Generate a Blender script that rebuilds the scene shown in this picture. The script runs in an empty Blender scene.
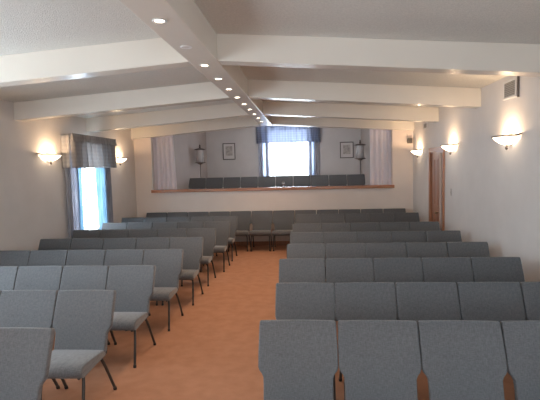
import bpy, bmesh, math, random
from mathutils import Vector, Matrix
random.seed(7)
sc = bpy.context.scene
col = sc.collection
PI = math.pi

# ------------------------------------------------------------------ camera / view
CAM_H = 1.926
YAW, PIT, ROL = math.radians(4.934), math.radians(3.981), math.radians(1.436)
FPX = 455.0

def make_camera():
    cd = bpy.data.cameras.new('camera')
    cd.sensor_fit = 'HORIZONTAL'; cd.sensor_width = 36.0
    cd.lens = FPX / 540.0 * 36.0
    cd.clip_start = 0.05; cd.clip_end = 200
    co = bpy.data.objects.new('camera', cd); col.objects.link(co)
    fwd = Vector((-math.sin(YAW) * math.cos(PIT), math.cos(YAW) * math.cos(PIT), -math.sin(PIT)))
    right = Vector((math.cos(YAW), math.sin(YAW), 0))
    up = right.cross(fwd)
    r2 = right * math.cos(ROL) - up * math.sin(ROL)
    u2 = right * math.sin(ROL) + up * math.cos(ROL)
    m = Matrix((r2, u2, -fwd)).transposed().to_4x4()
    m.translation = Vector((0, 0, CAM_H))
    co.matrix_world = m
    sc.camera = co
make_camera()
vs = sc.view_settings
vs.view_transform = 'Standard'; vs.look = 'None'; vs.gamma = 1.0; vs.use_curve_mapping = False
vs.exposure = 0.38
try:
    sc.cycles.use_denoising = True
    sc.cycles.max_bounces = 10
    sc.cycles.diffuse_bounces = 6
    sc.cycles.transparent_max_bounces = 12
    sc.cycles.sample_clamp_indirect = 4.0
except Exception:
    pass

# ------------------------------------------------------------------ materials
def mat(name, color, rough=0.6, metal=0.0, spec=0.5, emit=None, estr=0.0):
    m = bpy.data.materials.new(name); m.use_nodes = True
    b = m.node_tree.nodes['Principled BSDF']
    b.inputs['Base Color'].default_value = (*color, 1)
    b.inputs['Roughness'].default_value = rough
    b.inputs['Metallic'].default_value = metal
    b.inputs['Specular IOR Level'].default_value = spec
    if emit:
        b.inputs['Emission Color'].default_value = (*emit, 1)
        b.inputs['Emission Strength'].default_value = estr
    return m

def noise_mat(name, c1, c2, scale=20, detail=4, rough=0.8, bump=0.0, bscale=None, spec=0.3, stretch=(1, 1, 1), lo=0.35, hi=0.65):
    m = mat(name, c1, rough, 0, spec)
    nt = m.node_tree; b = nt.nodes['Principled BSDF']
    tc = nt.nodes.new('ShaderNodeTexCoord')
    mp = nt.nodes.new('ShaderNodeMapping'); mp.inputs['Scale'].default_value = stretch
    nt.links.new(tc.outputs['Object'], mp.inputs['Vector'])
    n = nt.nodes.new('ShaderNodeTexNoise'); n.inputs['Scale'].default_value = scale; n.inputs['Detail'].default_value = detail
    nt.links.new(mp.outputs[0], n.inputs['Vector'])
    r = nt.nodes.new('ShaderNodeValToRGB')
    r.color_ramp.elements[0].position = lo; r.color_ramp.elements[1].position = hi
    r.color_ramp.elements[0].color = (*c1, 1); r.color_ramp.elements[1].color = (*c2, 1)
    nt.links.new(n.outputs['Fac'], r.inputs['Fac']); nt.links.new(r.outputs['Color'], b.inputs['Base Color'])
    if bump:
        n2 = nt.nodes.new('ShaderNodeTexNoise'); n2.inputs['Scale'].default_value = bscale or scale * 4
        n2.inputs['Detail'].default_value = 3
        nt.links.new(mp.outputs[0], n2.inputs['Vector'])
        bp = nt.nodes.new('ShaderNodeBump'); bp.inputs['Strength'].default_value = bump; bp.inputs['Distance'].default_value = 0.01
        nt.links.new(n2.outputs['Fac'], bp.inputs['Height']); nt.links.new(bp.outputs[0], b.inputs['Normal'])
    return m

def carpet_mat():
    m = noise_mat('carpet', (0.40, 0.21, 0.13), (0.45, 0.24, 0.152), 7.0, 8, 0.95, 0.5, 260, 0.1)
    return m

def fabric_mat(name, c1, c2):
    m = mat(name, c1, 0.92, 0, 0.15)
    nt = m.node_tree; b = nt.nodes['Principled BSDF']
    tc = nt.nodes.new('ShaderNodeTexCoord')
    def nz(stretch, scale):
        mp = nt.nodes.new('ShaderNodeMapping'); mp.inputs['Scale'].default_value = stretch
        nt.links.new(tc.outputs['Object'], mp.inputs['Vector'])
        n = nt.nodes.new('ShaderNodeTexNoise'); n.inputs['Scale'].default_value = scale; n.inputs['Detail'].default_value = 3
        nt.links.new(mp.outputs[0], n.inputs['Vector']); return n
    a = nz((40, 1, 260), 1.0); c = nz((260, 1, 40), 1.0)
    ad = nt.nodes.new('ShaderNodeMath'); ad.operation = 'ADD'
    nt.links.new(a.outputs['Fac'], ad.inputs[0]); nt.links.new(c.outputs['Fac'], ad.inputs[1])
    r = nt.nodes.new('ShaderNodeValToRGB')
    r.color_ramp.elements[0].position = 0.38; r.color_ramp.elements[1].position = 0.62
    hf = nt.nodes.new('ShaderNodeMath'); hf.operation = 'MULTIPLY'; hf.inputs[1].default_value = 0.5
    nt.links.new(ad.outputs[0], hf.inputs[0]); nt.links.new(hf.outputs[0], r.inputs['Fac'])
    r.color_ramp.elements[0].color = (*c1, 1); r.color_ramp.elements[1].color = (*c2, 1)
    nt.links.new(r.outputs['Color'], b.inputs['Base Color'])
    b.inputs['Sheen Weight'].default_value = 0.25
    b.inputs['Sheen Roughness'].default_value = 0.5
    bp = nt.nodes.new('ShaderNodeBump'); bp.inputs['Strength'].default_value = 0.15; bp.inputs['Distance'].default_value = 0.004
    nt.links.new(hf.outputs[0], bp.inputs['Height']); nt.links.new(bp.outputs[0], b.inputs['Normal'])
    return m

def wood_mat(name, c1, c2, rough=0.35, axis=2):
    st = [14, 14, 14]; st[axis] = 0.9
    return noise_mat(name, c1, c2, 3.0, 6, rough, 0.05, 12, 0.5, tuple(st))

def curtain_mat(name, c1, c2, trans=0.35, transp=0.0, plaid=False):
    m = bpy.data.materials.new(name); m.use_nodes = True
    nt = m.node_tree; nt.nodes.clear()
    out = nt.nodes.new('ShaderNodeOutputMaterial')
    d = nt.nodes.new('ShaderNodeBsdfDiffuse'); t = nt.nodes.new('ShaderNodeBsdfTranslucent')
    mx = nt.nodes.new('ShaderNodeMixShader'); mx.inputs[0].default_value = trans
    nt.links.new(d.outputs[0], mx.inputs[1]); nt.links.new(t.outputs[0], mx.inputs[2])
    last = mx
    if transp:
        tr = nt.nodes.new('ShaderNodeBsdfTransparent')
        m2 = nt.nodes.new('ShaderNodeMixShader'); m2.inputs[0].default_value = transp
        nt.links.new(mx.outputs[0], m2.inputs[1]); nt.links.new(tr.outputs[0], m2.inputs[2]); last = m2
    nt.links.new(last.outputs[0], out.inputs[0])
    tc = nt.nodes.new('ShaderNodeTexCoord')
    mp = nt.nodes.new('ShaderNodeMapping'); mp.inputs['Scale'].default_value = (9, 9, 1.2) if not plaid else (1, 1, 1)
    nt.links.new(tc.outputs['Object'], mp.inputs['Vector'])
    n = nt.nodes.new('ShaderNodeTexNoise'); n.inputs['Scale'].default_value = 2.0
    nt.links.new(mp.outputs[0], n.inputs['Vector'])
    r = nt.nodes.new('ShaderNodeValToRGB')
    r.color_ramp.elements[0].position = 0.4; r.color_ramp.elements[1].position = 0.6
    r.color_ramp.elements[0].color = (*c1, 1); r.color_ramp.elements[1].color = (*c2, 1)
    if plaid:
        w1 = nt.nodes.new('ShaderNodeTexWave'); w1.inputs['Scale'].default_value = 4.2; w1.bands_direction = 'Z'
        w2 = nt.nodes.new('ShaderNodeTexWave'); w2.inputs['Scale'].default_value = 3.4; w2.bands_direction = plaid
        nt.links.new(mp.outputs[0], w1.inputs['Vector']); nt.links.new(mp.outputs[0], w2.inputs['Vector'])
        ad = nt.nodes.new('ShaderNodeMath'); ad.operation = 'ADD'
        nt.links.new(w1.outputs['Fac'], ad.inputs[0]); nt.links.new(w2.outputs['Fac'], ad.inputs[1])
        hf = nt.nodes.new('ShaderNodeMath'); hf.operation = 'MULTIPLY'; hf.inputs[1].default_value = 0.5
        nt.links.new(ad.outputs[0], hf.inputs[0]); nt.links.new(hf.outputs[0], r.inputs['Fac'])
        r.color_ramp.elements[0].position = 0.15; r.color_ramp.elements[1].position = 0.85
    else:
        nt.links.new(n.outputs['Fac'], r.inputs['Fac'])
    nt.links.new(r.outputs['Color'], d.inputs['Color']); nt.links.new(r.outputs['Color'], t.inputs['Color'])
    return m

def glass_mat(name, tint=(1, 1, 1), rough=0.0, mixw=0.9):
    m = bpy.data.materials.new(name); m.use_nodes = True
    nt = m.node_tree; nt.nodes.clear()
    out = nt.nodes.new('ShaderNodeOutputMaterial')
    g = nt.nodes.new('ShaderNodeBsdfGlossy'); g.inputs['Roughness'].default_value = rough
    t = nt.nodes.new('ShaderNodeBsdfTransparent'); t.inputs['Color'].default_value = (*tint, 1)
    mx = nt.nodes.new('ShaderNodeMixShader'); mx.inputs[0].default_value = mixw
    nt.links.new(g.outputs[0], mx.inputs[1]); nt.links.new(t.outputs[0], mx.inputs[2])
    nt.links.new(mx.outputs[0], out.inputs[0])
    return m

M = {}
M['wall'] = noise_mat('wall_paint', (0.77, 0.73, 0.695), (0.80, 0.76, 0.725), 3, 3, 0.55, 0.10, 90, 0.3)
M['far_wall'] = noise_mat('half_wall_paint', (0.84, 0.73, 0.65), (0.86, 0.75, 0.67), 3, 3, 0.6, 0.05, 90, 0.3)
M['room_wall'] = noise_mat('back_room_paint', (0.66, 0.645, 0.64), (0.69, 0.675, 0.67), 3, 3, 0.6, 0.05, 90, 0.3)
M['side_wall'] = noise_mat('back_room_shaded_paint', (0.46, 0.41, 0.385), (0.49, 0.435, 0.41), 3, 3, 0.6, 0.05, 90, 0.3)  # side walls' missing window light is put into this darker colour
M['ceiling'] = noise_mat('ceiling_texture', (0.70, 0.69, 0.645), (0.78, 0.765, 0.715), 60, 6, 0.9, 0.8, 110, 0.1)
M['beam'] = noise_mat('beam_gloss_paint', (0.80, 0.745, 0.66), (0.82, 0.765, 0.68), 2, 2, 0.25, 0.0, 40, 0.5)
M['carpet'] = carpet_mat()
M['fabric'] = fabric_mat('chair_fabric', (0.104, 0.109, 0.115), (0.158, 0.164, 0.171))
M['steel'] = mat('chair_frame_paint', (0.06, 0.055, 0.05), 0.45, 0.3)
M['rubber'] = mat('rubber', (0.02, 0.02, 0.02), 0.8)
M['oak'] = wood_mat('oak_trim', (0.40, 0.16, 0.075), (0.50, 0.215, 0.105), 0.22, 0)
M['door'] = wood_mat('door_wood', (0.33, 0.13, 0.065), (0.44, 0.19, 0.10), 0.35, 2)
M['casing'] = wood_mat('door_casing_wood', (0.40, 0.17, 0.09), (0.50, 0.23, 0.12), 0.3, 2)
M['pale_edge'] = wood_mat('pale_leaf_edge', (0.58, 0.46, 0.40), (0.64, 0.52, 0.46), 0.45)  # latch edge coloured paler than the leaf
M['white'] = mat('white_paint', (0.80, 0.78, 0.76), 0.4)
M['brass'] = mat('aged_brass', (0.42, 0.33, 0.22), 0.35, 0.9)
M['bowl'] = mat('lit_frosted_glass', (0.9, 0.85, 0.78), 0.4, 0, 0.5, (1.0, 0.78, 0.55), 4.5)
M['bulb'] = mat('lit_lens', (0.9, 0.9, 0.9), 0.4, 0, 0.5, (1.0, 0.82, 0.62), 14.0)
M['lens_off'] = mat('unlit_lens', (0.62, 0.58, 0.54), 0.4)
M['dark'] = mat('dark_plastic', (0.05, 0.048, 0.045), 0.5)
M['bronze'] = mat('dark_bronze', (0.16, 0.13, 0.115), 0.5, 0.3)
M['grille'] = mat('vent_slat_metal', (0.42, 0.41, 0.39), 0.5, 0.2)
M['grille_dark'] = mat('vent_cavity', (0.12, 0.115, 0.11), 0.8)
M['drape'] = curtain_mat('blue_grey_drape', (0.48, 0.49, 0.55), (0.64, 0.64, 0.68), 0.45)
M['valance'] = curtain_mat('valance_cloth', (0.54, 0.525, 0.525), (0.62, 0.605, 0.60), 0.45, 0.0, 'Y')
M['valance_far'] = curtain_mat('far_valance_cloth', (0.36, 0.39, 0.48), (0.46, 0.49, 0.58), 0.7, 0.02, 'X')
M['sheer'] = curtain_mat('sheer_cloth', (0.30, 0.43, 0.52), (0.40, 0.53, 0.62), 0.75, 0.04)
M['sheer_far'] = curtain_mat('white_sheer_cloth', (0.5, 0.55, 0.66), (0.6, 0.65, 0.75), 0.75, 0.05)
M['white_drape'] = curtain_mat('white_drape', (0.90, 0.86, 0.88), (0.93, 0.89, 0.91), 0.45)
M['pane'] = glass_mat('window_glass', (0.97, 0.99, 1.0))
M['clear'] = glass_mat('clear_glass', (0.88, 0.92, 0.97), 0.05, 0.72)
M['frosted'] = mat('frosted_shade_glass', (0.62, 0.60, 0.60), 0.5)
M['black_frame'] = mat('picture_frame_dark_wood', (0.075, 0.06, 0.055), 0.4)
M['mat_board'] = mat('mat_board', (0.74, 0.71, 0.70), 0.8)

def print_mat(name, seed):
    return noise_mat(name, (0.40, 0.37, 0.36), (0.60, 0.56, 0.53), 9 + seed, 5, 0.7, lo=0.4, hi=0.6)

# ------------------------------------------------------------------ mesh builder
class MB:
    def __init__(self): self.bm = bmesh.new()
    def box(self, x0, x1, y0, y1, z0, z1, bev=0.0, seg=2):
        r = bmesh.ops.create_cube(self.bm, size=1)
        vs_ = r['verts']
        for v in vs_:
            v.co = Vector(((x0 + x1) / 2 + v.co.x * (x1 - x0), (y0 + y1) / 2 + v.co.y * (y1 - y0), (z0 + z1) / 2 + v.co.z * (z1 - z0)))
        if bev:
            es = list({e for v in vs_ for e in v.link_edges})
            bmesh.ops.bevel(self.bm, geom=es, offset=bev, segments=seg, affect='EDGES', profile=0.5)
        return self
    def tube(self, pts, r, seg=10, cap=True, flat=1.0):
        pts = [Vector(p) for p in pts]; rings = []
        rs = r if isinstance(r, (list, tuple)) else [r] * len(pts)
        prev = None
        for i, p in enumerate(pts):
            d = (pts[min(i + 1, len(pts) - 1)] - pts[max(i - 1, 0)]).normalized()
            ref = prev if prev is not None else (Vector((1, 0, 0)) if abs(d.x) < 0.9 else Vector((0, 1, 0)))
            a = (ref - d * ref.dot(d)).normalized(); b = d.cross(a); prev = a
            rings.append([self.bm.verts.new(p + a * (rs[i] * math.cos(2 * PI * k / seg)) + b * (rs[i] * flat * math.sin(2 * PI * k / seg))) for k in range(seg)])
        for i in range(len(rings) - 1):
            for k in range(seg):
                self.bm.faces.new((rings[i][k], rings[i][(k + 1) % seg], rings[i + 1][(k + 1) % seg], rings[i + 1][k]))
        if cap:
            self.bm.faces.new(rings[0][::-1]); self.bm.faces.new(rings[-1])
        return self
    def lathe(self, prof, c=(0, 0, 0), seg=24, a0=0.0, a1=2 * PI):
        full = abs(a1 - a0 - 2 * PI) < 1e-6
        n = seg if full else seg + 1
        rings = []
        for (r, z) in prof:
            if r < 1e-6 and full: rings.append([self.bm.verts.new((c[0], c[1], c[2] + z))]); continue
            rings.append([self.bm.verts.new((c[0] + r * math.cos(a0 + (a1 - a0) * k / seg), c[1] + r * math.sin(a0 + (a1 - a0) * k / seg), c[2] + z)) for k in range(n)])
        for i in range(len(rings) - 1):
            A, B = rings[i], rings[i + 1]
            m = n if full else n - 1
            for k in range(m):
                k2 = (k + 1) % n
                if len(A) == 1 and len(B) == 1: continue
                if len(A) == 1: f = (A[0], B[k2], B[k])
                elif len(B) == 1: f = (A[k], A[k2], B[0])
                else: f = (A[k], A[k2], B[k2], B[k])
                self.bm.faces.new(f)
        return self
    def prism(self, poly, axis, a, b):
        """polygon (list of 2-tuples in the two other axes) extruded on axis from a to b (a,b may be callables of the point)"""
        def mk(p, t):
            t = t(p) if callable(t) else t
            if axis == 0: return (t, p[0], p[1])
            if axis == 1: return (p[0], t, p[1])
            return (p[0], p[1], t)
        A = [self.bm.verts.new(mk(p, a)) for p in poly]; B = [self.bm.verts.new(mk(p, b)) for p in poly]
        n = len(poly)
        self.bm.faces.new(A); self.bm.faces.new(B[::-1])
        for i in range(n):
            self.bm.faces.new((A[i], B[i], B[(i + 1) % n], A[(i + 1) % n]))
        return self
    def build(self, name, m, parent=None, smooth=False, loc=None, recalc=True):
        if recalc: bmesh.ops.recalc_face_normals(self.bm, faces=self.bm.faces[:])
        me = bpy.data.meshes.new(name); self.bm.to_mesh(me); self.bm.free()
        me.materials.append(m)
        if smooth:
            for p in me.polygons: p.use_smooth = True
        o = bpy.data.objects.new(name, me); col.objects.link(o)
        if parent: o.parent = parent
        if loc: o.location = loc
        return o

def autosmooth(o, ang=40):
    me = o.data
    for p in me.polygons: p.use_smooth = True
    bm = bmesh.new(); bm.from_mesh(me)
    for e in bm.edges:
        if len(e.link_faces) == 2 and e.calc_face_angle(0) > math.radians(ang): e.smooth = False
    bm.to_mesh(me); bm.free()
    return o

def tag(o, label=None, cat=None, group=None, kind=None):
    if label: o['label'] = label
    if cat: o['category'] = cat
    if group: o['group'] = group
    if kind: o['kind'] = kind
    return o

def empty(name, loc=(0, 0, 0), rz=0.0, label=None, cat=None, group=None, kind=None):
    o = bpy.data.objects.new(name, None); col.objects.link(o)
    o.location = loc; o.rotation_euler = (0, 0, rz); o.empty_display_size = 0.1
    return tag(o, label, cat, group, kind)

def copy_tree(o, parent=None):
    c = o.copy(); col.objects.link(c); c.parent = parent
    for ch in list(o.children): copy_tree(ch, c)
    return c

# ------------------------------------------------------------------ room shell
XL, XR = -4.41, 2.52
YR = -3.0            # wall behind the camera
YW = 11.30           # half wall (front face)
YB = 15.2            # back wall of the back room
XC = -1.005          # ridge centre
RB0, RB1 = -1.145, -0.865
ZE, ZRIDGE = 3.00, 3.25        # ceiling at the wall / at ridge
T = 0.15

def ceil_z(x):
    return ZE + (ZRIDGE - ZE) * ((x - XL) / (XC - XL) if x < XC else (XR - x) / (XR - XC))
def raf_z(x):       # underside of rafters
    return ceil_z(x) - 0.255

f = MB().box(XL - T, XR + T, YR - T, YW + T, -0.12, 0.0).build('floor', M['carpet']); tag(f, 'orange-brown carpeted floor with a wide centre aisle', 'floor', kind='structure')
c = MB().prism([(XL - T, ZE), (XC, ZRIDGE), (XR + T, ZE), (XR + T, ZE + 0.15), (XC, ZRIDGE + 0.15), (XL - T, ZE + 0.15)], 1, YR - T, YW + T).build('ceiling', M['ceiling'])
tag(c, 'low gabled textured off-white ceiling', 'ceiling', kind='structure')

# left wall with two window openings
W1 = (8.06, 9.50, 0.70, 2.50)
W3 = (1.70, 4.50, 0.90, 2.55)
W6 = (0.9, 1.7, 1.3, 2.6)  # opening added out of view to brighten the left wall
W5 = ((-3.70, -2.10, 1.10, 2.75), (0.20, 1.80, 1.10, 2.75))  # openings added behind the camera for frontal daylight
def wall_with_holes(x0, x1, ya, yb, z0, z1, holes):
    m = MB(); y = ya
    for (h0, h1, hz0, hz1) in sorted(holes):
        m.box(x0, x1, y, h0, z0, z1); m.box(x0, x1, h0, h1, z0, hz0); m.box(x0, x1, h0, h1, hz1, z1); y = h1
    m.box(x0, x1, y, yb, z0, z1)
    return m
w = wall_with_holes(XL - T, XL, YR - T, YW, 0, ZE + 0.02, [W1, W3]).build('wall_left', M['wall']); tag(w, 'cream painted left wall with curtained window and two sconces', 'wall', kind='structure')
D1 = (8.80, 9.68, 0.0, 2.17)
w = wall_with_holes(XR, XR + T, YR - T, YW, 0, ZE + 0.02, [W6, D1]).build('wall_right', M['wall']); tag(w, 'cream painted right wall with sconces and brown door', 'wall', kind='structure')
m = MB()
for (a, b) in ((XL, W5[0][0]), (W5[0][1], W5[1][0]), (W5[1][1], XR)): m.box(a, b, YR - T, YR, 0, ZE)
for (a, b, z0, z1) in W5: m.box(a, b, YR - T, YR, 0, z0).box(a, b, YR - T, YR, z1, ZE)
m.prism([(XL, ZE), (XR, ZE), (XC, ZRIDGE)], 1, YR - T, YR)
w = m.build('wall_rear', M['wall']); tag(w, 'plain wall behind the camera', 'wall', kind='structure')

# half wall with the wide opening
OX0, OX1, OZ = -3.97, 2.03, 1.43
m = MB()
m.prism([(XL - T, 0), (XR + T, 0), (XR + T, OZ), (XL - T, OZ)], 1, YW, YW + T)
m.prism([(XL - T, OZ), (OX0, OZ), (OX0, raf_z(OX0)), (XL - T, raf_z(XL))], 1, YW, YW + T)
m.prism([(OX1, OZ), (XR + T, OZ), (XR + T, raf_z(XR)), (OX1, raf_z(OX1))], 1, YW, YW + T)
m.prism([(XL - T, raf_z(XL)), (XC, raf_z(XC)), (XR + T, raf_z(XR)), (XR + T, ZE), (XC, ZRIDGE), (XL - T, ZE)], 1, YW, YW + T)
w = m.build('wall_far', M['far_wall']); tag(w, 'peach cream half wall with wide opening into the room behind', 'wall', kind='structure')
s = MB().box(OX0 - 0.03, OX1 + 0.04, YW - 0.045, YW + T + 0.03, OZ - 0.055, OZ + 0.02, 0.008).build('trim_1', M['oak'])
tag(s, 'long reddish oak ledge capping the far half wall', 'ledge', kind='structure')
m = MB().box(OX0 - 0.0, OX0 + 0.012, YW - 0.004, YW + T + 0.004, OZ + 0.02, raf_z(OX0))
m.build('trim_2', M['white']); tag(bpy.data.objects['trim_2'], 'thin painted edge at the left side of the opening', 'trim', kind='structure')

# beams
def rafter(x0, x1, y0, y1, label):
    # y0 / y1: front face position at x0 / x1
    m = MB(); bm = m.bm
    def q(x, y):
        return [bm.verts.new((x, yy, zz)) for (yy, zz) in ((y, raf_z(x)), (y + 0.2, raf_z(x)), (y + 0.2, ceil_z(x) + 0.01), (y, ceil_z(x) + 0.01))]
    A, B = q(x0, y0), q(x1, y1)
    bm.faces.new(A); bm.faces.new(B[::-1])
    for i in range(4): bm.faces.new((A[i], A[(i + 1) % 4], B[(i + 1) % 4], B[i]))
    bmesh.ops.recalc_face_normals(bm, faces=bm.faces[:])
    bmesh.ops.bevel(bm, geom=bm.edges[:], offset=0.006, segments=2, affect='EDGES')
    o = m.build('ceiling_beam', M['beam'])
    return tag(o, label, 'beam', 'cross beams under the ceiling', 'structure')
yy = [('nearest', 4.30, 4.60), ('second', 6.58, 6.94), ('third', 8.82, 9.10)]
for nm, yl, yr in yy:
    ym = yl + (yr - yl) * (RB0 - XL) / (XR - XL)
    ym2 = yl + (yr - yl) * (RB1 - XL) / (XR - XL)
    rafter(XL, RB0, yl, ym, 'cream painted cross beam on the left slope, %s to the camera' % nm if nm == 'nearest' else 'cream painted cross beam on the left slope, %s from the camera' % nm)
    rafter(RB1, XR, ym2, yr, 'cream painted cross beam on the right slope, %s to the camera' % nm if nm == 'nearest' else 'cream painted cross beam on the right slope, %s from the camera' % nm)
rafter(XL, RB0, 11.14, 11.14, 'cream cross beam on the left slope, directly above the opening')
rafter(RB1, XR, 11.14, 11.14, 'cream cross beam on the right slope, directly above the opening')
m = MB().box(RB0, RB1, YR, YW, raf_z(XC) - 0.015, ZRIDGE + 0.05, 0.006)
rb = m.build('ridge_beam', M['beam']); tag(rb, 'long cream ridge beam carrying a line of small downlights', 'beam', kind='structure')
ZB = raf_z(XC) - 0.015

# baseboards
for nm, b in (('baseboard_left', (XL, XL + 0.018, YR, YW, 0, 0.1)), ('baseboard_far', (XL + 0.02, XR - 0.02, YW - 0.018, YW, 0, 0.1))):
    tag(MB().box(*b, 0.004).build(nm, M['casing']), 'brown baseboard', 'baseboard', kind='structure')
tag(MB().box(XR - 0.018, XR, YR, 8.70, 0, 0.1).box(XR - 0.018, XR, 9.78, YW, 0, 0.1).build('baseboard_right', M['casing']), 'brown baseboard', 'baseboard', kind='structure')

# back room shell
BXL, BXR = -3.42, 1.72
BF = 0.79
BZ = 3.45
W2 = (-1.60, 0.20, 1.62, 3.28)
tag(MB().box(-4.3, 2.4, YW + T + 0.04, YB, 0.0, BF).build('floor_back_room', M['carpet']), 'raised floor of the room behind the opening', 'floor', kind='structure')
tag(MB().box(-4.4, 2.5, YW + T, YB + T, BZ, BZ + 0.1).build('ceiling_back_room', M['ceiling']), 'ceiling of the room behind the opening', 'ceiling', kind='structure')
m = MB()
m.box(BXL - 0.6, W2[0], YB, YB + T, 0, BZ); m.box(W2[1], BXR + 0.6, YB, YB + T, 0, BZ)
m.box(W2[0], W2[1], YB, YB + T, 0, W2[2]); m.box(W2[0], W2[1], YB, YB + T, W2[3], BZ)
tag(m.build('wall_back_room', M['room_wall']), 'grey-white back wall of the room beyond the opening', 'wall', kind='structure')
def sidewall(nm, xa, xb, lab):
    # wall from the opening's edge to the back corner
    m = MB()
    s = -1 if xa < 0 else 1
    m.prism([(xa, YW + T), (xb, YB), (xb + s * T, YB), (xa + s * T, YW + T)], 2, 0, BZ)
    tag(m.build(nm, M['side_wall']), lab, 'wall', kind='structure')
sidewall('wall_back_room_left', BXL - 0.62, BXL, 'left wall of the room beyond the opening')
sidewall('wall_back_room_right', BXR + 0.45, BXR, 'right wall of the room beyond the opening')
tag(MB().box(-4.4, 2.5, YW + T - 0.02, YW + T, ZE + 0.1, BZ + 0.1).build('wall_back_room_front', M['room_wall']), 'upper wall above the opening', 'wall', kind='structure')

# ------------------------------------------------------------------ windows
def window_x(name, xw, y0, y1, z0, z1, label):        # window in the left wall
    r = empty(name, (xw - 0.075, (y0 + y1) / 2, z0), 0, label, 'window', kind='structure')
    hw, hh = (y1 - y0) / 2, z1 - z0
    m = MB()
    t = 0.05
    m.box(-0.05, 0.06, -hw, -hw + t, 0, hh).box(-0.05, 0.06, hw - t, hw, 0, hh).box(-0.05, 0.06, -hw + t, hw - t, 0, t).box(-0.05, 0.06, -hw + t, hw - t, hh - t, hh)
    m.box(-0.03, 0.03, -0.025, 0.025, t, hh - t)
    m.build('frame', M['white'], r)
    MB().box(-0.004, 0.004, -hw + t, -0.025, t, hh - t).build('pane', M['pane'], r)
    MB().box(-0.004, 0.004, 0.025, hw - t, t, hh - t).build('pane', M['pane'], r)
    return r
window_x('window_1', XL, *W1, 'bright curtained window in the left wall between two sconces')
window_x('window_6', XR + 0.15, *W6, 'unseen window added in the right wall to brighten the left wall')
window_x('window_3', XL, *W3, 'window in the left wall nearer the front')
for k, (a, b, z0, z1) in enumerate(W5):
    r = empty('window_%d' % (4 + k), ((a + b) / 2, YR - 0.075, z0), 0, 'unseen window added behind the camera for frontal daylight', 'window', kind='structure')
    hw, hh, t = (b - a) / 2, z1 - z0, 0.05
    MB().box(-hw, -hw + t, -0.06, 0.05, 0, hh).box(hw - t, hw, -0.06, 0.05, 0, hh).box(-hw + t, hw - t, -0.06, 0.05, 0, t).box(-hw + t, hw - t, -0.06, 0.05, hh - t, hh).build('frame', M['white'], r)
    MB().box(-hw + t, hw - t, -0.004, 0.004, t, hh - t).build('pane', M['pane'], r)
r = empty('window_2', ((W2[0] + W2[1]) / 2, YB + 0.075, W2[2]), 0, 'bright window in the back wall of the room beyond', 'window', kind='structure')
hw, hh, t = (W2[1] - W2[0]) / 2, W2[3] - W2[2], 0.05
m = MB().box(-hw, -hw + t, -0.06, 0.05, 0, hh).box(hw - t, hw, -0.06, 0.05, 0, hh).box(-hw + t, hw - t, -0.06, 0.05, 0, t).box(-hw + t, hw - t, -0.06, 0.05, hh - t, hh)
m.build('frame', M['white'], r)
MB().box(-hw + t, hw - t, -0.004, 0.004, t, hh - t).build('pane', M['pane'], r)

# ------------------------------------------------------------------ cloth
def cloth(name, m, parent, p0, p1, out, z_top, z_bot, folds, depth, taper=1.0, seed=0, ripple=0.0, taper_side=0, loc=None, thick=0.006, bow=0.0):
    """pleated sheet from p0 to p1 (plan points); out = plan unit vector off the wall"""
    rnd = random.Random(seed)
    n = max(24, int(folds * 12)); nz = 14
    bm = bmesh.new(); rows = []
    ph = [rnd.uniform(-0.5, 0.5) for _ in range(40)]
    p0, p1, out = Vector(p0), Vector(p1), Vector(out)
    for j in range(nz + 1):
        v = j / nz
        z = z_top + (z_bot - z_top) * v
        row = []
        for i in range(n + 1):
            u = i / n
            k = 1.0 + (taper - 1.0) * v
            if bow: k += bow * math.sin(PI * v)
            uu = (u * k) if taper_side == 0 else 1 - (1 - u) * k
            if taper_side == 2: uu = 0.5 + (u - 0.5) * k
            s = math.sin(2 * PI * folds * u + ph[int(u * folds) % 40] * 0.8 + 0.3 * math.sin(3 * v + seed))
            d = depth * (0.5 + 0.5 * s) * (0.65 + 0.35 * v)
            p = p0.lerp(p1, uu) + out * d
            zz = z + ripple * math.sin(2 * PI * folds * u) * (1 - v if ripple > 0 else v)
            row.append(bm.verts.new((p.x, p.y, zz)))
        rows.append(row)
    for j in range(nz):
        for i in range(n):
            bm.faces.new((rows[j][i], rows[j][i + 1], rows[j + 1][i + 1], rows[j + 1][i]))
    me = bpy.data.meshes.new(name); bm.to_mesh(me); bm.free(); me.materials.append(m)
    for p in me.polygons: p.use_smooth = True
    o = bpy.data.objects.new(name, me); col.objects.link(o)
    if parent: o.parent = parent
    sm = o.modifiers.new('solid', 'SOLIDIFY'); sm.thickness = thick; sm.offset = 0
    return o

def local_cloth(root):
    return Vector(root.location)

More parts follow.
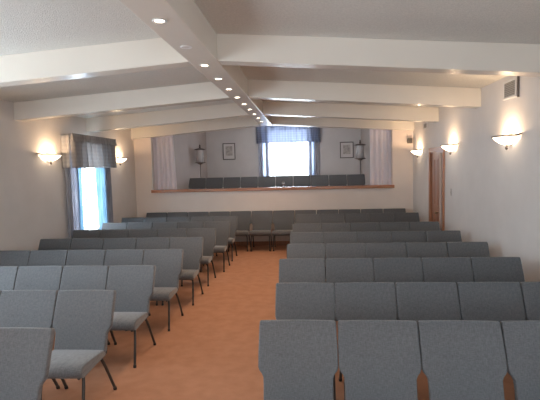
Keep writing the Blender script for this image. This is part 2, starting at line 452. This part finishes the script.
# left window curtains: root at wall, local coords
def left_curtains(yc, name, label):
    r = empty(name, (XL, yc, 0.03), 0, label, 'curtains', 'curtain sets on the left wall' if False else None)
    # rod
    o = MB().tube([(0.13, -0.90, 2.53), (0.13, 0.90, 2.53)], 0.012, 10).build('curtain_rod', M['brass'], r)
    for s in (-1, 1):
        MB().tube([(0.004, s * 0.84, 2.53), (0.13, s * 0.84, 2.53)], 0.009, 8).build('rod_bracket', M['brass'], o)
    # valance front, gathered header, and the two returns to the wall
    v = cloth('valance', M['valance'], r, (0.155, -0.95), (0.155, 0.95), (1, 0), 2.585, 1.99, 9, 0.10, seed=3, ripple=0.012, thick=0.008)
    m = MB()
    cloth('valance_header', M['valance'], v, (0.19, -0.95), (0.19, 0.95), (1, 0), 2.615, 2.47, 24, 0.045, seed=5, thick=0.01)
    for s in (-1, 1):
        cloth('valance_return', M['valance'], v, (0.012, s * 0.95), (0.165, s * 0.95), (0, s), 2.59, 1.99, 1.5, 0.02, seed=9)
    cloth('drape_panel', M['drape'], r, (0.025, -0.93), (0.025, -0.46), (1, 0), 2.5, 0.02, 4, 0.055, taper=0.86, seed=1)
    cloth('drape_panel', M['drape'], r, (0.025, 0.64), (0.025, 0.92), (1, 0), 2.5, 0.02, 3.5, 0.055, taper=0.9, seed=2, taper_side=1)
    cloth('sheer_panel', M['sheer'], r, (0.03, -0.56), (0.03, -0.32), (1, 0), 2.48, 0.05, 5, 0.03, taper=0.8, seed=4, thick=0.002)
    cloth('sheer_panel', M['sheer'], r, (0.03, 0.20), (0.03, 0.70), (1, 0), 2.48, 0.05, 5, 0.03, taper=0.85, seed=6, taper_side=1, thick=0.002)
    return r
left_curtains(8.80, 'window_curtains', 'grey checked valance over blue-grey drapes and sheers at left wall window')

# far window curtains
xc = (W2[0] + W2[1]) / 2
r = empty('window_curtains', (xc + 0.05, YB, BF), 0, 'dark blue-grey valance and drapes around the bright window in back room', 'curtains')
o = MB().tube([(-1.0, -0.12, 2.40), (1.0, -0.12, 2.40)], 0.012, 10).build('curtain_rod', M['brass'], r)
for s in (-1, 1):
    MB().tube([(s * 0.9, -0.004, 2.40), (s * 0.9, -0.12, 2.40)], 0.009, 8).build('rod_bracket', M['brass'], o)
v = cloth('valance', M['valance_far'], r, (-1.02, -0.14), (1.04, -0.14), (0, -1), 2.53, 1.965, 10, 0.05, seed=13, thick=0.012)
for s in (-1, 1):
    cloth('valance_return', M['valance_far'], v, (s * 1.03, -0.012), (s * 1.03, -0.15), (s, 0), 2.53, 1.965, 1.5, 0.02, seed=9)
for sg, sd in ((-1, 21), (1, 25)):
    cloth('drape_panel', M['drape'], r, (sg * 1.0, -0.05), (sg * 0.86, -0.05), (0, -1), 2.4, 0.75, 1.5, 0.05, seed=sd)
    cloth('sheer_panel', M['sheer_far'], r, (sg * 0.90, -0.03), (sg * 0.70, -0.03), (0, -1), 2.4, 0.78, 2, 0.02, seed=sd + 1, thick=0.002)
    cloth('drape_panel', M['drape'], r, (sg * 0.76, -0.05), (sg * 0.65, -0.05), (0, -1), 2.4, 0.75, 1.2, 0.05, seed=sd + 2)

# white drapes in the opening
r = empty('opening_drape', (-3.69, YW + 0.22, OZ + 0.03), 0, 'white drape hanging at the left end of the wide opening', 'drape', 'white drapes in the opening')
cloth('drape_cloth', M['white_drape'], r, (-0.30, 0), (0.24, 0), (0, -1), 1.42, -0.28, 4.5, 0.05, taper=1.12, seed=31)
r = empty('opening_drape', (1.78, YW + 0.22, OZ + 0.03), 0, 'white drape hanging at the right end of the wide opening', 'drape', 'white drapes in the opening')
cloth('drape_cloth', M['white_drape'], r, (-0.26, 0), (0.30, 0), (0, -1), 1.42, -0.28, 4.5, 0.04, taper=1.0, seed=33)

# ------------------------------------------------------------------ door
dr = empty('door_1', (XR, (D1[0] + D1[1]) / 2, 0), 0, 'brown wooden door in wooden casing on the right wall', 'door', kind='structure')
hw = (D1[1] - D1[0]) / 2
m = MB()
m.box(0.012, 0.055, -hw + 0.03, hw - 0.03, 0.01, D1[3] - 0.03, 0.003)
leaf = m.build('door_leaf', M['door'], dr)
HINGE = Vector((0.012, hw - 0.03, 0)); AJ = math.radians(-5.5)
leaf.matrix_basis = Matrix.Translation(HINGE) @ Matrix.Rotation(AJ, 4, 'Z') @ Matrix.Translation(-HINGE)
MB().box(0.014, 0.053, -hw + 0.024, -hw + 0.03, 0.012, D1[3] - 0.034).build('leaf_edge', M['pale_edge'], leaf)
for (a, b) in ((0.12, 0.98), (1.14, 2.02)):
    for s in (-1, 1):
        y0, y1 = sorted((s * 0.05, s * (hw - 0.14)))
        MB().box(0.004, 0.016, y0, y1, a, b, 0.006).build('door_panel', M['door'], leaf)
k = MB().lathe([(0, 0), (0.012, 0.0), (0.012, 0.03), (0.028, 0.04), (0.03, 0.055), (0.02, 0.07), (0, 0.072)], seg=16).build('door_knob', M['brass'], leaf, True)
k.rotation_euler = (0, -PI / 2, 0); k.location = (0.012, -hw + 0.10, 1.0)
m = MB()
for s in (-1, 1):
    y0, y1 = sorted((s * hw, s * (hw + 0.085)))
    m.box(-0.028, 0.0, y0, y1, 0, D1[3] + 0.085, 0.006)
m.box(-0.028, 0.0, -hw, hw, D1[3], D1[3] + 0.085, 0.006)
m.build('door_casing', M['casing'], dr)
m = MB()
for s in (-1, 1):
    y0, y1 = sorted((s * (hw - 0.03), s * hw))
    m.box(-0.004, T, y0, y1, 0, D1[3])
m.box(-0.004, T, -hw + 0.03, hw - 0.03, D1[3] - 0.03, D1[3])
m.build('door_jamb', M['casing'], dr)

# ------------------------------------------------------------------ chairs
def make_chair():
    r = empty('stacking_chair')
    # backrest: padded panel with shoulders, reclined with a slight curve
    def back_y(z):
        u = (z - 0.42) / 0.47
        return 0.085 + 0.125 * u + 0.055 * u * u
    outline = [(0.226, 0.405), (0.226, 0.50), (0.228, 0.553), (0.238, 0.574), (0.256, 0.596), (0.2625, 0.616), (0.2625, 0.70), (0.2610, 0.79), (0.2595, 0.86), (0.2575, 0.880), (0.250, 0.889)]
    bm = bmesh.new()
    fr, bk = [], []
    nx = 8
    for (hx, z) in outline:
        a, b = [], []
        for i in range(nx + 1):
            x = -hx + 2 * hx * i / nx
            cur = 0.012 * (x / 0.26) ** 2
            a.append(bm.verts.new((x, back_y(z) - cur, z + 0.006)))
            b.append(bm.verts.new((x, back_y(z) - cur + 0.045, z - 0.008)))
        fr.append(a); bk.append(b)
    L = len(outline)
    for j in range(L - 1):
        for i in range(nx):
            bm.faces.new((fr[j][i], fr[j][i + 1], fr[j + 1][i + 1], fr[j + 1][i]))
            bm.faces.new((bk[j][i + 1], bk[j][i], bk[j + 1][i], bk[j + 1][i + 1]))
        bm.faces.new((fr[j][0], fr[j + 1][0], bk[j + 1][0], bk[j][0]))
        bm.faces.new((fr[j][nx], bk[j][nx], bk[j + 1][nx], fr[j + 1][nx]))
    for i in range(nx):
        bm.faces.new((fr[0][i + 1], fr[0][i], bk[0][i], bk[0][i + 1]))
        bm.faces.new((fr[-1][i], fr[-1][i + 1], bk[-1][i + 1], bk[-1][i]))
    bmesh.ops.recalc_face_normals(bm, faces=bm.faces[:])
    es = [e for e in bm.edges if len(e.link_faces) == 2 and e.calc_face_angle(0) > 1.0]
    bmesh.ops.bevel(bm, geom=es, offset=0.011, segments=3, affect='EDGES', profile=0.6)
    mb = MB(); mb.bm.free(); mb.bm = bm
    autosmooth(mb.build('backrest', M['fabric'], r), 60)
    # seat cushion: waterfall front
    prof = [(-0.335, 0.378), (-0.372, 0.392), (-0.385, 0.418), (-0.378, 0.447), (-0.35, 0.468), (-0.28, 0.475), (-0.10, 0.460), (0.06, 0.436), (0.115, 0.424), (0.118, 0.372)]
    bm = bmesh.new(); rows = []
    nx = 10
    for i in range(nx + 1):
        u = -1 + 2 * i / nx
        row = []
        for (y, z) in prof:
            hx = 0.250 if y < -0.2 else 0.250 - 0.035 * (y + 0.2) / 0.32
            crown = 0.010 * (1 - u ** 4) if z > 0.44 else 0
            row.append(bm.verts.new((u * hx, y + 0.012 * u * u * (1 if y < -0.3 else 0), z + crown - 0.006)))
        rows.append(row)
    n = len(prof)
    for i in range(nx):
        for k in range(n):
            bm.faces.new((rows[i][k], rows[i][(k + 1) % n], rows[i + 1][(k + 1) % n], rows[i + 1][k]))
    bm.faces.new(rows[0]); bm.faces.new(rows[-1][::-1])
    bmesh.ops.recalc_face_normals(bm, faces=bm.faces[:])
    es = [e for e in bm.edges if len(e.link_faces) == 2 and e.calc_face_angle(0) > 1.0]
    bmesh.ops.bevel(bm, geom=es, offset=0.014, segments=3, affect='EDGES', profile=0.6)
    mb = MB(); mb.bm.free(); mb.bm = bm
    autosmooth(mb.build('seat', M['fabric'], r), 60)
    # frame under the seat and up behind the back
    m = MB()
    for s in (-1, 1):
        x = s * 0.205
        m.tube([(x, -0.33, 0.368), (x, 0.10, 0.368), (x, 0.135, 0.378), (x, 0.150, 0.41), (x, back_y(0.50) + 0.055, 0.50), (x, back_y(0.66) + 0.052, 0.66), (x, back_y(0.72) + 0.047, 0.72)], 0.011, 8)
    m.tube([(-0.205, -0.29, 0.366), (0.205, -0.29, 0.366)], 0.010, 8)
    m.tube([(-0.205, 0.07, 0.366), (0.205, 0.07, 0.366)], 0.010, 8)
    autosmooth(m.build('frame', M['steel'], r))
    for s in (-1, 1):
        x = s * 0.222
        lg = autosmooth(MB().tube([(s * 0.205, -0.255, 0.372), (x - s * 0.004, -0.285, 0.30), (x, -0.335, 0.022)], 0.0125, 10).build('leg', M['steel'], r))
        MB().tube([(x, -0.336, 0.026), (x, -0.338, 0.0)], 0.0155, 10).build('foot_cap', M['rubber'], lg)
        lg = autosmooth(MB().tube([(s * 0.205, 0.045, 0.368), (x - s * 0.002, 0.085, 0.28), (x + s * 0.004, 0.232, 0.022)], 0.0125, 10).build('leg', M['steel'], r))
        MB().tube([(x + s * 0.004, 0.230, 0.026), (x + s * 0.004, 0.240, 0.0)], 0.0155, 10).build('foot_cap', M['rubber'], lg)
    return r

PITCH = 0.53
BACK = 0.265
proto = make_chair(); used = [False]
def place_chair(x, ytop, z, label, group, rz=0.0):
    if not used[0]: o = proto; used[0] = True
    else: o = copy_tree(proto)
    o.location = (x, ytop - BACK, z); o.rotation_euler = (0, 0, rz + random.uniform(-0.0015, 0.0015))
    tag(o, label, 'chair', group)
ORD = ['first', 'second', 'third', 'fourth', 'fifth', 'sixth', 'seventh', 'eighth', 'ninth', 'tenth', 'eleventh', 'twelfth']
# (y of the top edge, aisle-side x, number visible)
Lrows = [(2.85, -1.72, 1), (3.81, -1.71, 3), (4.83, -1.70, 4), (5.84, -1.67, 5), (6.87, -1.64, 5), (7.92, -1.655, 5), (8.95, -1.58, 5), (9.94, -1.59, 5)]
Rrows = [(3.03, -0.36, 4), (4.04, -0.32, 5), (5.13, -0.36, 5), (6.15, -0.32, 5), (7.23, -0.32, 5), (8.40, -0.32, 5), (10.06, -0.29, 5)]
for rows, sgn, blk in ((Lrows, -1, 'left'), (Rrows, 1, 'right')):
    for j, (yt, xa, n) in enumerate(rows):
        for i in range(n):
            if n == 1: pos = 'nearest grey upholstered chair at the left edge, alone in the front row of left block'
            else:
                where = 'at the aisle end' if i == 0 else ('against the side wall' if i == 4 else '%s from the aisle' % ORD[i])
                pos = 'grey upholstered chair %s, %s block, %s row back from the camera' % (where, blk, ORD[j])
            place_chair(xa + sgn * PITCH * (i + 0.5), yt, 0.0, pos, 'chairs in the %s block' % blk)
for i in range(12):
    where = 'leftmost' if i == 0 else ('rightmost' if i == 11 else '%s from the left' % ORD[i])
    place_chair(-4.07 + PITCH * (i + 0.5), 11.06, 0.0, 'grey upholstered chair along the far half wall, %s in its row' % where, 'chairs along the half wall')
for i in range(10):
    where = 'leftmost' if i == 0 else ('rightmost' if i == 9 else '%s from the left' % ORD[i])
    place_chair(-3.68 + 0.535 * (i + 0.5), 13.8, BF, 'grey chair in the room beyond the opening, %s in its row' % where, 'chairs in the back room')

# ------------------------------------------------------------------ wall sconces
def make_sconce():
    r = empty('wall_sconce')          # local: wall plane x=0, room towards +x
    MB().box(0.001, 0.018, -0.06, 0.06, -0.11, 0.03, 0.008).build('back_plate', M['brass'], r)
    prof = [(0.005, -0.105), (0.05, -0.10), (0.105, -0.077), (0.152, -0.038), (0.180, 0.0), (0.174, 0.0), (0.146, -0.037), (0.10, -0.073), (0.048, -0.094), (0.005, -0.098)]
    b = MB().lathe(prof, (0.02, 0, 0), 20, -PI / 2, PI / 2).build('glass_bowl', M['bowl'], r, True)
    for v in b.data.vertices: v.co.y *= 1.35
    m = MB().tube([(0.02, -0.36, 0.022), (0.03, -0.26, 0.006), (0.045, -0.238, 0.004)], [0.006, 0.012, 0.013], 8)
    m.tube([(0.02, 0.36, 0.022), (0.03, 0.26, 0.006), (0.045, 0.238, 0.004)], [0.006, 0.012, 0.013], 8)
    pts = [(0.02 + 0.183 * math.sin(a), -0.183 * 1.35 * math.cos(a), 0.003) for a in [PI * i / 20 for i in range(21)]]
    m.tube(pts, 0.009, 8)
    m.build('rim', M['bronze'], r, True)
    MB().tube([(0.01, 0, -0.09), (0.045, 0, -0.125), (0.055, 0, -0.105)], 0.008, 8).build('bracket', M['bronze'], r, True)
    MB().lathe([(0, -0.165), (0.012, -0.158), (0.020, -0.14), (0.012, -0.122), (0.007, -0.115), (0.015, -0.10), (0, -0.098)], (0.05, 0, 0), 14).build('finial', M['bronze'], r, True)
    return r
SC_E = 11.0
def sconce_lights(x, y, z, s):
    ld = bpy.data.lights.new('sconce_lamp', 'POINT'); ld.energy = SC_E; ld.color = (1.0, 0.68, 0.41)
    ld.shadow_soft_size = 0.03
    lo = bpy.data.objects.new('sconce_lamp', ld); col.objects.link(lo)
    lo.location = (x + s * 0.10, y, z - 0.03)
sp = make_sconce(); first = True
for x, y, s, lab in [(XR, 5.95, -1, 'lit half-bowl sconce on the right wall, nearest to the camera'),
                (XR, 8.22, -1, 'lit half-bowl sconce on the right wall, just nearer than the door'),
                (XR, 10.62, -1, 'lit half-bowl sconce on the right wall, beyond the door by the corner'),
                (XL, 7.42, 1, 'lit half-bowl sconce on the left wall, nearer side of the window'),
                (XL, 10.28, 1, 'lit half-bowl sconce on the left wall, far side of the window')]:
    o = sp if first else copy_tree(sp); first = False
    o.location = (x, y, 2.245); o.rotation_euler = (0, 0, 0 if s > 0 else PI)
    tag(o, lab, 'sconce', 'wall sconces')
    sconce_lights(x, y, 2.245, s)

# ------------------------------------------------------------------ ridge downlights
def make_downlight(lensmat):
    r = empty('ceiling_downlight')
    MB().lathe([(0.034, 0.0), (0.050, -0.003), (0.052, -0.008), (0.040, -0.010), (0.034, -0.008), (0.034, 0.0)], seg=24).build('trim_ring', M['white'], r, True)
    MB().lathe([(0, -0.008), (0.02, -0.0075), (0.0335, -0.005), (0.0335, -0.001), (0, -0.001)], seg=24).build('lens', lensmat, r, True)
    return r
DL_E = 32.0
dl = make_downlight(M['bulb']); first = True
lights_y = [3.19] + [4.59 + 0.7 * i for i in range(9)]
for i, y in enumerate(lights_y):
    o = dl if first else copy_tree(dl); first = False
    o.location = (XC - 0.015, y, ZB)
    lab = 'small round lit downlight on the ridge beam, %s in line' % ('nearest' if i == 0 else 'last' if i == 9 else ORD[i])
    tag(o, lab, 'downlight', 'ridge beam downlights')
for y in [1.8] + lights_y:  # one lamp without a fixture is added out of view before the line
    ld = bpy.data.lights.new('downlight_lamp', 'SPOT'); ld.energy = DL_E; ld.color = (1.0, 0.68, 0.45)
    ld.spot_size = math.radians(125); ld.spot_blend = 0.9; ld.shadow_soft_size = 0.04
    lo = bpy.data.objects.new('downlight_lamp', ld); col.objects.link(lo)
    lo.location = (XC - 0.015, y, ZB - 0.02)
o = make_downlight(M['lens_off']); o.location = (XC - 0.015, 3.89, ZB)
tag(o, 'unlit pale downlight on the ridge beam between the nearest two lit ones', 'downlight')

# ------------------------------------------------------------------ wall fittings
def vent(name, loc, w, h, n, label):
    r = empty(name, loc, PI, label, 'vent')
    m = MB(); t = 0.025
    m.box(0.0, 0.014, -w / 2, -w / 2 + t, 0, h, 0.002).box(0, 0.014, w / 2 - t, w / 2, 0, h, 0.002).box(0, 0.014, -w / 2 + t, w / 2 - t, 0, t, 0.002).box(0, 0.014, -w / 2 + t, w / 2 - t, h - t, h, 0.002)
    m.build('frame', M['white'], r)
    MB().box(0.0005, 0.002, -w / 2 + t, w / 2 - t, t, h - t).build('backing', M['grille_dark'], r)
    m = MB()
    for i in range(n):
        z = t + (h - 2 * t) * (i + 0.5) / n
        bm = m.bm; d = (h - 2 * t) / n * 0.42
        v = [bm.verts.new(p) for p in ((0.003, -w / 2 + t, z + d), (0.003, w / 2 - t, z + d), (0.012, w / 2 - t, z - d), (0.012, -w / 2 + t, z - d),
                                       (0.002, -w / 2 + t, z + d - 0.002), (0.002, w / 2 - t, z + d - 0.002), (0.011, w / 2 - t, z - d - 0.002), (0.011, -w / 2 + t, z - d - 0.002))]
        for q in ((0, 1, 2, 3), (7, 6, 5, 4), (0, 4, 5, 1), (1, 5, 6, 2), (2, 6, 7, 3), (3, 7, 4, 0)): bm.faces.new([v[k] for k in q])
    m.build('louvre', M['grille'], r)
    return r
vent('air_vent', (XR, 5.98, 2.72), 0.36, 0.23, 8, 'white framed louvred air vent high on the right wall above nearest sconce')
vent('air_vent', (XR, 10.10, 2.685), 0.30, 0.14, 5, 'small grey air vent high on the right wall beyond the third beam')
tag(MB().box(XR - 0.022, XR, 5.725, 5.75, 2.70, 2.95, 0.004).build('wall_strip', M['bronze']), 'short dark vertical conduit on the right wall beside the large vent', 'strip')  # thin dark upright standing off the wall by the vent
r = empty('light_switch', (XR, 8.33, 1.36), PI, 'pale light switch plate on the right wall just before the door', 'switch')
MB().box(0, 0.006, -0.04, 0.04, 0, 0.125, 0.003).build('plate', M['lens_off'], r)
MB().box(0.006, 0.016, -0.006, 0.006, 0.05, 0.075, 0.002).build('toggle', M['lens_off'], r)
r = empty('wall_speaker', (2.43, YW, 2.44), 0, 'small dark box speaker on the far wall near the right corner', 'speaker')
MB().box(-0.055, 0.055, -0.13, -0.03, 0, 0.12, 0.008).build('speaker_box', M['bronze'], r)
MB().box(-0.045, 0.045, -0.136, -0.129, 0.01, 0.11, 0.004).build('grille', M['dark'], r)
MB().tube([(0, -0.0005, 0.08), (0, -0.035, 0.07)], 0.012, 8).build('bracket', M['dark'], r)
MB().tube([(-0.02, -0.01, 0.13), (-0.04, -0.006, 0.17), (-0.055, -0.004, 0.24)], 0.003, 6).build('cable', M['dark'], r)

# framed pictures
def picture(x0, x1, z0, z1, label, seed):
    r = empty('framed_picture', ((x0 + x1) / 2, YB, z0), 0, label, 'picture', 'framed pictures in the back room')
    w, h, t = x1 - x0, z1 - z0, 0.024
    m = MB().box(-w / 2, -w / 2 + t, -0.03, -0.001, 0, h, 0.003).box(w / 2 - t, w / 2, -0.03, -0.001, 0, h, 0.003).box(-w / 2 + t, w / 2 - t, -0.03, -0.001, 0, t, 0.003).box(-w / 2 + t, w / 2 - t, -0.03, -0.001, h - t, h, 0.003)
    m.build('frame', M['black_frame'], r)
    MB().box(-w / 2 + t, w / 2 - t, -0.012, -0.002, t, h - t).build('mat_board', M['mat_board'], r)
    MB().box(-w * 0.27, w * 0.27, -0.014, -0.0125, h * 0.25, h * 0.82).build('print', print_mat('print_%d' % seed, seed), r)
picture(-2.86, -2.44, 2.25, 2.80, 'dark framed print on the back room wall, left of the bright window', 1)
picture(1.04, 1.48, 2.20, 2.73, 'dark framed print on the back room wall, right of the bright window', 5)

# lantern floor lamps
def lantern(x, y, label):
    r = empty('floor_lamp', (x, y, BF), 0, label, 'floor lamp', 'lantern floor lamps')
    MB().lathe([(0, 0.0), (0.15, 0.0), (0.15, 0.015), (0.06, 0.035), (0.02, 0.06), (0, 0.06)], seg=24).build('base', M['bronze'], r, True)
    MB().lathe([(0, 0.05), (0.013, 0.05), (0.013, 1.33), (0.0, 1.33)], seg=12).build('pole', M['bronze'], r, True)
    MB().lathe([(0, 1.30), (0.03, 1.31), (0.10, 1.345), (0.17, 1.36), (0.17, 1.375), (0, 1.375)], seg=24).build('gallery', M['bronze'], r, True)
    MB().lathe([(0, 1.375), (0.095, 1.375), (0.105, 1.56), (0.100, 1.74), (0.09, 1.765), (0, 1.765)], seg=24).build('lamp_shade', M['frosted'], r, True)
    m = MB()
    for k in range(4):
        a = PI / 4 + k * PI / 2
        m.tube([(0.15 * math.cos(a), 0.15 * math.sin(a), 1.365), (0.125 * math.cos(a), 0.125 * math.sin(a), 1.56), (0.14 * math.cos(a), 0.14 * math.sin(a), 1.775)], 0.005, 6)
    m.build('cage_rod', M['bronze'], r, True)
    MB().lathe([(0, 1.765), (0.175, 1.765), (0.17, 1.78), (0.10, 1.805), (0.03, 1.82), (0, 1.82)], seg=24).build('canopy', M['bronze'], r, True)
    MB().lathe([(0, 1.81), (0.02, 1.82), (0.035, 1.85), (0.022, 1.88), (0.03, 1.90), (0.012, 1.93), (0, 1.94)], seg=14).build('finial', M['bronze'], r, True)
lantern(-3.37, 14.05, 'bronze lantern floor lamp with frosted shade in back room, left of prints')
lantern(1.575, 14.1, 'bronze lantern floor lamp with frosted shade in back room, right of prints')

# little glass on the ledge
tag(MB().lathe([(0, 0.0), (0.035, 0.0), (0.040, 0.01), (0.030, 0.03), (0.042, 0.06), (0.048, 0.09), (0.036, 0.115), (0.036, 0.135), (0.032, 0.135), (0.032, 0.115), (0.043, 0.09), (0.037, 0.06), (0.025, 0.032), (0, 0.03)], seg=20).build('glass_jar', M['clear'], None, True, (-0.635, YW + 0.04, OZ + 0.02)),
    'small clear glass jar on the oak ledge in front of the bright window', 'jar')

# ------------------------------------------------------------------ light
w = bpy.data.worlds.new('world'); sc.world = w; w.use_nodes = True
bg = w.node_tree.nodes['Background']; bg.inputs[0].default_value = (0.82, 0.91, 1.0, 1); bg.inputs[1].default_value = 9.0
def portal(loc, rot, sx, sy):
    ld = bpy.data.lights.new('window_portal', 'AREA'); ld.shape = 'RECTANGLE'; ld.size = sx; ld.size_y = sy
    ld.cycles.is_portal = True
    lo = bpy.data.objects.new('window_portal', ld); col.objects.link(lo); lo.location = loc; lo.rotation_euler = rot
portal((XL - T - 0.01, (W1[0] + W1[1]) / 2, (W1[2] + W1[3]) / 2), (0, -PI / 2, 0), W1[3] - W1[2], W1[1] - W1[0])
portal((XL - T - 0.01, (W3[0] + W3[1]) / 2, (W3[2] + W3[3]) / 2), (0, -PI / 2, 0), W3[3] - W3[2], W3[1] - W3[0])
portal(((W2[0] + W2[1]) / 2, YB + T + 0.01, (W2[2] + W2[3]) / 2), (-PI / 2, 0, 0), W2[1] - W2[0], W2[3] - W2[2])

for (a, b, z0, z1) in W5:
    portal(((a + b) / 2, YR - T - 0.01, (z0 + z1) / 2), (PI / 2, 0, 0), b - a, z1 - z0)

r = empty('added_ceiling_light', (-0.8, 12.9, BZ), 0, 'unseen frosted ceiling light added to brighten the back room', 'ceiling light')
MB().lathe([(0, -0.001), (0.19, -0.001), (0.19, -0.02), (0, -0.02)], seg=24).build('canopy', M['white'], r, True)
MB().lathe([(0.17, -0.02), (0.16, -0.06), (0.11, -0.09), (0, -0.10)], seg=24).build('glass_bowl', M['frosted'], r, True)
ld = bpy.data.lights.new('back_room_fill', 'POINT'); ld.energy = 26; ld.color = (1.0, 0.93, 0.9); ld.shadow_soft_size = 0.12  # added out of view to brighten the back room
lo = bpy.data.objects.new('back_room_fill', ld); col.objects.link(lo); lo.location = (-0.8, 12.9, BZ - 0.26)
portal((XR + T + 0.01, (W6[0] + W6[1]) / 2, (W6[2] + W6[3]) / 2), (0, PI / 2, 0), W6[3] - W6[2], W6[1] - W6[0])

# passage beyond the door
m = MB()
m.box(XR + T, 4.0, 8.0, 8.1, 0, 2.6).box(XR + T, 4.0, 11.0, 11.1, 0, 2.6).box(4.0, 4.1, 8.0, 11.1, 0, 2.6)
tag(m.build('wall_passage', M['wall']), 'plain walls of the passage beyond the door', 'wall', kind='structure')
tag(MB().box(XR + T, 4.1, 8.0, 11.1, -0.1, 0.0).build('floor_passage', M['carpet']), 'passage floor beyond the door', 'floor', kind='structure')
tag(MB().box(XR + T, 4.1, 8.0, 11.1, 2.6, 2.7).build('ceiling_passage', M['ceiling']), 'passage ceiling beyond the door', 'ceiling', kind='structure')
